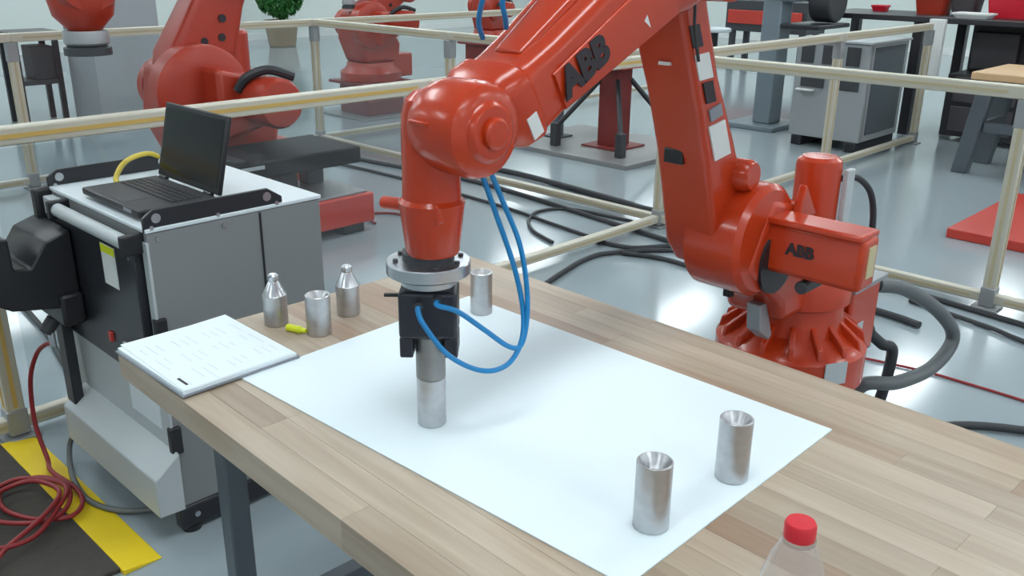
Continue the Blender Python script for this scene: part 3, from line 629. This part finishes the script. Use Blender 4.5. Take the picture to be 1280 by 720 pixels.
cable([(-2.0, 4.2), (-1.54, 4.17), (-1.38, 4.14)], .018, 'short thick black floor cable inside the grey conduit loop')
cable([(-1.55, 4.45), (-1.14, 4.36), (-.98, 4.30), (-.6, 4.2), (.6, 4.05), (2.0, 3.95)], .012, 'black floor cable reaching the right picture edge')
cable([(-1.5, 3.6), (-1.19, 3.67), (-1.03, 3.68), (-.79, 3.68), (-.4, 3.65), (.6, 3.5), (1.8, 3.4)], .006, 'thin reddish floor wire behind the worktable at right', 'red_hose')

# ================================================================== OTHER ROBOTS
def far_robot(loc, yaw, s, label, paint, q2, q3, wf=1., mo=(0., 0., 0.)):
    """articulated robot: arm plane = local YZ, tool toward -Y, axis-two motor on +X"""
    rb = thing('industrial_robot', loc, label, 'robot arm', rz=yaw)
    B = lambda mb, n, m, p=rb, **k: mb_scale(mb, s).build(n, m, p, local=True, **k)
    base = B(MB().lathe([(.36, 0), (.37, .01), (.37, .10), (.30, .16), (.28, .22), (0, .22)], (0, 0, 0), seg=32), 'base', paint, bevel=.0)
    B(MB().box((-.20, .2, .02), (.20, .52, .30)), 'connector_box', paint, bevel=.02*s)
    B(MB().prismX([(-.34, .50), (-.22, .22), (.30, .22), (.34, .42), (.20, .62), (-.10, .86), (-.30, .80)], -.20, .20), 'turret', paint, bevel=.04*s, seg=3)
    sy, sz = -.14, .66
    B(MB().lathe([(.24, 0), (.27, .02), (.27, .15), (.24, .17), (.15, .175), (0, .18)], (.10, sy, sz), (1, 0, 0), seg=40), 'shoulder_housing', paint, angle=35)
    B(MB().lathe([(.14, 0), (.17, .02), (.17, .10), (0, .10)], (-.30, sy, sz), (1, 0, 0), seg=40), 'shoulder_cover', paint, angle=35)
    m2 = B(MB().lathe([(.12, .16), (.135, .17), (.135, .40), (.12, .43), (.06, .44), (0, .44)], (.10+mo[0], sy+.08+mo[1], sz-.06+mo[2]), (1, 0, 0), seg=32), 'shoulder_motor', paint, angle=35)
    B(MB().tube([(.30+mo[0], sy-.06+mo[1], sz+.0+mo[2]), (.34+mo[0], sy-.02+mo[1], sz+.07+mo[2]), (.40+mo[0], sy+.08+mo[1], sz+.11+mo[2]), (.46+mo[0], sy+.20+mo[1], sz+.07+mo[2])], .025, seg=8), 'motor_cable', 'rubber', m2)
    B(MB().prismX([(sy-.02, sz-.24), (sy+.20+mo[1], sz-.2+mo[2]), (sy+.20+mo[1], sz+.04+mo[2]), (sy-.02, sz+.16)], .12, .27+mo[0]), 'motor_adapter', paint, bevel=.03*s)
    B(MB().cyl((0, .14, .55), (0, .14, .98), .12), 'slew_motor', paint, bevel=.02*s)
    d2 = Vector((0, math.sin(q2), math.cos(q2))); n2 = Vector((0, math.cos(q2), -math.sin(q2))); X = Vector((1, 0, 0))
    S0 = Vector((0, sy, sz)); L2 = .80; Ee = S0 + d2*L2
    sec = lambda t, hw, hh, r, dx=0.: rr(S0 + d2*t + X*dx, X, n2, hw, hh, r)
    la = B(MB().loft([sec(-.08, .13, .16, .08), sec(.15, .14, .20, .05), sec(.55, .12, .14, .04), sec(.80, .13, .14, .06), sec(.92, .10, .08, .06)]), 'lower_arm', paint, angle=40)
    for tpos, sz_ in ((.34, .045), (.44, .02), (.28, -.03)):
        c = S0 + d2*tpos + n2*(sz_*1.2) + X*.125
        B(MB().cyl(c, c + X*.012, .022), 'bolt_hole', 'ink_dark', la)
    d3 = Vector((0, -math.cos(q3), math.sin(q3))); n3 = Vector((0, math.sin(q3), math.cos(q3)))
    B(MB().lathe([(.17, 0), (.19, .02), (.19, .34), (.17, .36)], tuple(Ee - X*.18), (1, 0, 0), seg=32), 'elbow_housing', paint, angle=35)
    sec3 = lambda t, hw, hh, r: rr(Ee + d3*t + n3*.06, X, n3, hw, hh, r)
    B(MB().loft([sec3(-.32, .10, .10, .05), sec3(-.2, .15, .15, .05), sec3(.2, .14, .14, .05), sec3(.34, .10, .10, .06), sec3(.66, .085, .085, .06), sec3(.74, .07, .07, .05)]), 'upper_arm', paint, angle=40)
    Wp = Ee + d3*.84 + n3*.06
    w_ = B(MB().lathe([(r_*wf, h_*min(wf, 1.25)) for r_, h_ in [(0, -.13), (.06, -.125), (.10, -.09), (.115, -.04), (.115, .08), (.10, .12), (0, .13)]], tuple(Wp), (1, 0, 0), seg=32), 'wrist_housing', paint, angle=35)
    B(MB().lathe([(r_*wf, h_*min(wf, 1.25)) for r_, h_ in [(.10, 0), (.115, -.05), (.10, -.14), (.055, -.20)]], tuple(Wp)), 'hand', paint, angle=35)
    B(MB().lathe([(r_*wf*.66, h_*min(wf, 1.25)) for r_, h_ in [(.075, -.20), (.11, -.20), (.115, -.215), (.115, -.25), (.10, -.26), (0, -.26)]], tuple(Wp)), 'tool_flange', 'alu_grey', angle=35)
    B(MB().lathe([(r_*wf*.66, h_*min(wf, 1.25)) for r_, h_ in [(.09, -.26), (.12, -.27), (.12, -.30), (0, -.30)]], tuple(Wp)), 'tool_plate', 'dark', angle=35)
    return rb
def mb_scale(mb, s):
    mb.v = [tuple(Vector(p)*s) for p in mb.v]; return mb
far_robot((-5.45, 2.84, .10), R(-3), 1.08, 'big orange robot behind the laptop and the left rail', 'orange_far', R(24), R(-13), 1.5, (.20, .13, .04))
far_robot((-7.95, 6.0, .36), R(4), .86, 'dull red robot behind the far corner fence post', 'orange_far', R(58), R(0), 1., (.14, .14, .10))
far_robot((-9.6, 9.35, .45), R(15), .75, 'distant red-orange robot left of the blue hoses', 'orange_far', R(10), R(5))

# riser and bed of the left robot
mp = tag(MB().box((-5.95, 2.3, 0), (-5.0, 3.35, .099)).build('mounting_plate', 'black_steel', bevel=.008), 'thick black mounting plate under the big orange robot', 'plate')
rz = thing('equipment_riser', (-4.7, 2.9, 0), 'red steel riser box with a grey deck under the flat black bed', 'riser')
MB().box((-4.97, 2.30, .06), (-4.42, 3.32, .24)).build('frame_box', 'red', rz, bevel=.01)
MB().box((-4.95, 2.33, .24), (-4.45, 3.29, .252)).build('deck', 'steel_plate', rz, bevel=.003)
for x in (-4.93, -4.55):
    for y in (2.34, 3.10): MB().box((x, y, 0), (x+.1, y+.16, .06)).build('foot', 'black', rz, bevel=.008)
bd = thing('machine_bed', (-4.7, 2.85, .2525), 'flat black steel bed beside the big orange robot', 'machine bed')
MB().box((-4.97, 2.42, .43), (-4.45, 3.26, .53)).build('bed_plate', 'bed_black', bd, bevel=.012)
MB().box((-4.95, 2.44, .53), (-4.47, 2.50, .55)).build('side_lip', 'dark', bd, bevel=.004)
for x, y in ((-4.9, 2.6), (-4.60, 2.72), (-4.9, 3.1)):
    MB().box((x, y, .2525), (x+.1, y+.12, .43)).build('bed_leg', 'black_steel', bd, bevel=.006)
MB().box((-4.45, 2.46, .49), (-4.442, 2.60, .51)).build('scale_strip', 'light_grey', bd, bevel=.002)
t = tag(MB().tube([(-4.3, 3.5, .012), (-4.42, 3.62, .012), (-4.62, 3.60, .012), (-4.7, 3.45, .012), (-4.5, 3.38, .012)], .008, sub=8).build('red_wire', 'red_hose'), 'small loop of red wire on the floor by the red riser', 'wire')

# pedestal under dull red robot and distant robot
for x, y, z, lab in ((-7.95, 6.0, .36, 'dark red pedestal under the dull red robot'), (-9.6, 9.35, .45, 'dark red pedestal under the distant red-orange robot')):
    p = thing('robot_pedestal', (x, y, 0), lab, 'pedestal')
    MB().box((x-.24, y-.24, .02), (x+.24, y+.24, z-.03)).build('column', 'red_dark', p, bevel=.01)
    MB().box((x-.32, y-.32, z-.03), (x+.32, y+.32, z)).build('top_plate', 'red_dark', p, bevel=.005)
    MB().box((x-.4, y-.4, 0), (x+.4, y+.4, .02)).build('foot_plate', 'steel_plate', p, bevel=.004)

# empty red pedestal on its steel plate
sp = tag(MB().prismZ([(-5.85, 5.78), (-4.36, 5.78), (-4.36, 6.98), (-5.85, 6.98)], 0, .04).build('floor_plate', 'steel_plate', bevel=.004), 'square grey steel floor plate under the empty red pedestal', 'floor plate')
pe = thing('robot_pedestal', (-4.95, 6.35, .041), 'empty dark red pedestal with diagonal braces on the grey floor plate', 'pedestal')
MB().box((-5.05, 6.25, .056), (-4.85, 6.45, .74)).build('column', 'red_dark', pe, bevel=.006)
MB().box((-5.15, 6.15, .041), (-4.75, 6.55, .056)).build('foot_plate', 'red_dark', pe, bevel=.003)
MB().box((-5.23, 6.07, .74), (-4.67, 6.63, .77)).build('top_plate', 'red', pe, bevel=.004)
for dx, dy in ((1,1), (-1,-1), (1,-1), (-1,1)):
    a = Vector((-4.95+dx*.09, 6.35+dy*.09, .62)); b = Vector((-4.95+dx*.36, 6.35+dy*.36, .20))
    br = MB().cyl(a, b, .022, seg=10).build('brace', 'black_steel', pe)
    MB().box((b.x-.035, b.y-.035, .041), (b.x+.035, b.y+.035, .24)).build('brace_foot', 'dark', br, bevel=.006)
st = thing('steel_stand', (-5.6, 6.3, .041), 'narrow grey steel stand left of the empty red pedestal', 'stand')
MB().box((-5.68, 6.22, .041), (-5.48, 6.42, .056)).build('foot_plate', 'dark', st, bevel=.003)
MB().box((-5.62, 6.28, .056), (-5.54, 6.36, .62)).build('post', 'leg_grey', st, bevel=.005)
MB().box((-5.66, 6.24, .62), (-5.50, 6.40, .64)).build('head_plate', 'dark', st, bevel=.003)

# ================================================================== LEFT BACKGROUND
fr = thing('metal_stand', (-9.8, 3.32, 0), 'black metal side stand at the far left edge', 'stand')
for x, y in ((-9.95, 3.07), (-9.95, 3.44), (-9.6, 3.07), (-9.6, 3.44)):
    MB().box((x-.025, y-.025, 0), (x+.025, y+.025, .82)).build('leg', 'black_steel', fr, bevel=.004)
MB().box((-10.0, 3.02, .82), (-9.55, 3.49, .88)).build('top', 'black_steel', fr, bevel=.005)
MB().box((-9.97, 3.09, .38), (-9.58, 3.42, .42)).build('shelf', 'dark', fr, bevel=.004)
MB().box((-9.9, 3.22, .42), (-9.62, 3.42, .74)).build('drawer_unit', 'dark', fr, bevel=.01)
t = thing('wall_box', (-10.4, 2.55, 0), 'pale cabinet with a dark window at the upper left corner', 'cabinet')
MB().box((-10.7, 2.3, 0), (-10.2, 2.76, 2.0)).build('body', 'light_grey', t, bevel=.01)
MB().box((-10.2, 2.52, 1.28), (-10.19, 2.68, 1.5)).build('window', 'dark', t, bevel=.003)

# potted plant
pt = thing('potted_plant', (-15.0, 9.35, 0), 'leafy green shrub in a tan pot by the far wall', 'plant')
MB().lathe([(.22, 0), (.24, .02), (.30, .42), (.31, .46), (.27, .46), (.25, .40), (0, .40)], (-15.0, 9.35, 0)).build('pot', 'pot', pt, angle=35)
MB().cyl((-15.0, 9.35, .40), (-15.0, 9.35, .9), .03, .02, seg=10).build('stem', 'brown_dark', pt)
lf = MB(); rnd = random.Random(3)
for i in range(2600):
    a = rnd.uniform(0, 6.283); ph_ = math.acos(rnd.uniform(-1, 1)); r_ = rnd.uniform(.55, 1.0) ** .5
    c = Vector((-15.0 + .46*r_*math.sin(ph_)*math.cos(a), 9.35 + .46*r_*math.sin(ph_)*math.sin(a), 1.03 + .55*r_*math.cos(ph_)))
    e = Euler((rnd.uniform(0, 6.28), rnd.uniform(0, 6.28), rnd.uniform(0, 6.28))).to_matrix(); s_ = rnd.uniform(.04, .075)
    lf.add([c + e @ Vector(p)*s_ for p in ((-1,0,0),(-.2,-.42,.08),(1,0,0),(-.2,.42,.08))], [(0,1,2),(0,2,3)])
lf.build('foliage', 'leaf', pt, smooth=False)['kind'] = 'stuff'

# ================================================================== RIGHT BACKGROUND
gc = thing('controller_cabinet', (-3.7, 8.2, 0), 'older grey control cabinet behind the fence at upper right', 'cabinet')
MB().box((-4.05, 7.80, .09), (-3.38, 8.60, .93)).build('body', 'cabinet_light', gc, bevel=.008)
MB().box((-4.07, 7.78, .93), (-3.36, 8.62, .95)).build('top_plate', 'light_grey', gc, bevel=.004)
for i, (a, b) in enumerate(((-4.0, -3.88), (-3.80, -3.68), (-3.58, -3.46))): MB().box((a, 7.785, .74), (b, 7.80, .90)).build('control_opening', 'dark', gc, bevel=.004)
for a, b in ((-3.98, -3.76), (-3.66, -3.44)): MB().box((a, 7.788, .53), (b, 7.80, .63)).build('drive_slot', 'dark', gc, bevel=.004)
MB().box((-4.0, 7.74, .50), (-3.84, 7.80, .515)).build('ledge', 'white_plastic', gc, bevel=.004)
MB().box((-3.38, 7.90, .15), (-3.372, 8.52, .90)).build('side_door', 'leg_grey', gc, bevel=.003)
MB().box((-3.40, 7.82, .10), (-3.376, 7.86, .92)).build('corner_strip', 'grey_paint', gc, bevel=.003)
for x in (-4.02, -3.50): MB().box((x, 7.80, 0), (x+.1, 8.6, .09)).build('skid', 'black_steel', gc, bevel=.01)
dp = thing('drill_press', (-4.62, 8.42, 0), 'blue-grey column machine with a round motor head behind the grey cabinet', 'machine')
MB().box((-4.95, 8.15, 0), (-4.4, 8.75, .05)).build('base_plate', 'machine', dp, bevel=.01)
MB().box((-4.72, 8.30, .05), (-4.52, 8.52, 1.25)).build('column', 'machine', dp, bevel=.015)
MB().box((-4.78, 8.28, 1.22), (-4.38, 8.95, 1.85)).build('head', 'machine', dp, bevel=.04)
MB().cyl((-4.38, 8.72, 1.22), (-4.15, 8.72, 1.22), .19).build('motor', 'dark', dp, bevel=.02)
MB().box((-4.52, 8.30, .98), (-4.12, 8.95, 1.02)).build('table', 'black_steel', dp, bevel=.01)
# black workbench
wb = thing('workbench', (-3.0, 9.4, 0), 'long black workbench carrying red and orange bins at upper right', 'workbench')
MB().box((-4.55, 9.0, 1.06), (-.6, 9.95, 1.11)).build('top', 'bench_black', wb, bevel=.006)
for x, y in ((-4.50, 9.78), (-3.55, 9.06), (-3.40, 9.78), (-1.2, 9.06)):
    MB().box((x, y, 0), (x+.09, y+.09, 1.06)).build('leg', 'bench_black', wb, bevel=.005)
MB().box((-3.15, 9.04, .05), (-.7, 9.85, .62)).build('drawer_case', 'bench_black', wb, bevel=.008)
for i in range(4):
    for j in range(2): MB().box((-3.08+i*.6, 9.025, .10+j*.27), (-2.53+i*.6, 9.04, .33+j*.27)).build('drawer', 'brown_dark', wb, bevel=.006)
MB().box((-3.15, 9.5, .62), (-.7, 9.55, 1.05)).build('back_panel', 'brown_dark', wb)
for i in range(5): MB().box((-3.1+i*.5, 9.40, .64), (-2.7+i*.5, 9.5, .98)).build('compartment', 'brown_dark', wb, bevel=.01)
def bin_(name, x, y, sx, sy, h, material, label, cat='bin'):
    t = thing(name, (x, y, 1.111), label, cat)
    MB().loft([rr((x, y, 1.111), (1,0,0), (0,1,0), sx*.85, sy*.85, .02), rr((x, y, 1.111+h), (1,0,0), (0,1,0), sx, sy, .02)]).build('bin_body', material, t, bevel=.0)
    MB().box((x-sx*1.05, y-sy*1.05, 1.111+h), (x+sx*1.05, y+sy*1.05, 1.111+h+.02)).build('bin_rim', material, t, bevel=.005)
bin_('storage_bin', -2.80, 9.55, .24, .2, .26, 'red_bin', 'bright red storage bin at the right end of the black bench')
bin_('storage_bin', -3.55, 9.5, .14, .14, .14, 'orange_far', 'orange storage bin in the middle of the black bench')
bin_('storage_bin', -3.28, 9.6, .12, .12, .18, 'brown_dark', 'dark storage bin between the orange and red bins')
bin_('small_dish', -4.12, 9.6, .07, .07, .04, 'red_bin', 'small red dish on the left of the black bench', 'dish')
bin_('paper_tray', -3.05, 9.15, .16, .1, .03, 'white_plastic', 'white paper tray in front of the red bin', 'tray')
wc = MB().box((-3.36, 8.93, .50), (-3.22, 9.0, 1.10)).build('end_cover', 'white_plastic', wb, bevel=.008, label='white upright end cover with a yellow tag')
MB().box((-3.355, 8.924, .52), (-3.225, 8.93, .58)).build('yellow_tag', 'lime', wc, smooth=False)
# wooden-top stand at right edge
ws = thing('work_stand', (-2.1, 7.7, 0), 'dark steel work stand with a thick light wooden top at the right edge', 'stand')
MB().prismZ([(-2.50, 7.66), (-1.3, 7.66), (-1.3, 8.5), (-2.50, 8.5)], .74, .80).build('wooden_top', 'wood_edge', ws, bevel=.01)
for x, y, dx in ((-2.38, 7.74, -.10), (-2.38, 8.25, -.10), (-1.5, 7.74, .10)):
    MB().loft([[(x+dx-.06, y-.05, 0), (x+dx+.06, y-.05, 0), (x+dx+.06, y+.05, 0), (x+dx-.06, y+.05, 0)], [(x-.06, y-.05, .74), (x+.06, y-.05, .74), (x+.06, y+.05, .74), (x-.06, y+.05, .74)]]).build('leg', 'leg_grey', ws, bevel=.008)
MB().box((-2.36, 7.72, .34), (-1.5, 7.76, .42)).build('cross_bar', 'leg_grey', ws, bevel=.005)
MB().box((-2.40, 7.74, .34), (-2.36, 8.25, .42)).build('cross_bar', 'leg_grey', ws, bevel=.005)
# red floor plate
tag(MB().box((-1.86, 5.76, 0), (-.3, 7.05, .06)).build('floor_plate', 'red', bevel=.006), 'flat red steel floor plate beyond the right fence', 'floor plate')
# round table and shelf behind the main robot's arm
rt = thing('round_table', (-5.62, 8.9, 0), 'small round white-topped table behind the robot arm', 'table')
MB().lathe([(0, .85), (.17, .85), (.18, .86), (.18, .88), (.17, .89), (0, .89)], (-5.62, 8.9, 0)).build('top', 'pale', rt, angle=30)
MB().cyl((-5.62, 8.9, .03), (-5.62, 8.9, .86), .045).build('stem', 'black_steel', rt)
MB().lathe([(.16, 0), (.16, .015), (.06, .05), (0, .05)], (-5.62, 8.9, 0)).build('foot', 'black_steel', rt, angle=30)
sh = thing('tool_cart', (-7.3, 13.0, 0), 'dark tool cart with a red drawer front by the far wall', 'cart')
MB().box((-7.9, 12.8, .55), (-6.55, 13.4, 1.0)).build('body', 'dark', sh, bevel=.01)
MB().box((-7.85, 12.77, .66), (-6.62, 12.80, .86)).build('drawer', 'red', sh, bevel=.01)
for x in (-7.85, -6.68):
    for y in (12.85, 13.27): MB().box((x, y, 0), (x+.08, y+.08, .55)).build('leg', 'dark', sh, bevel=.006)
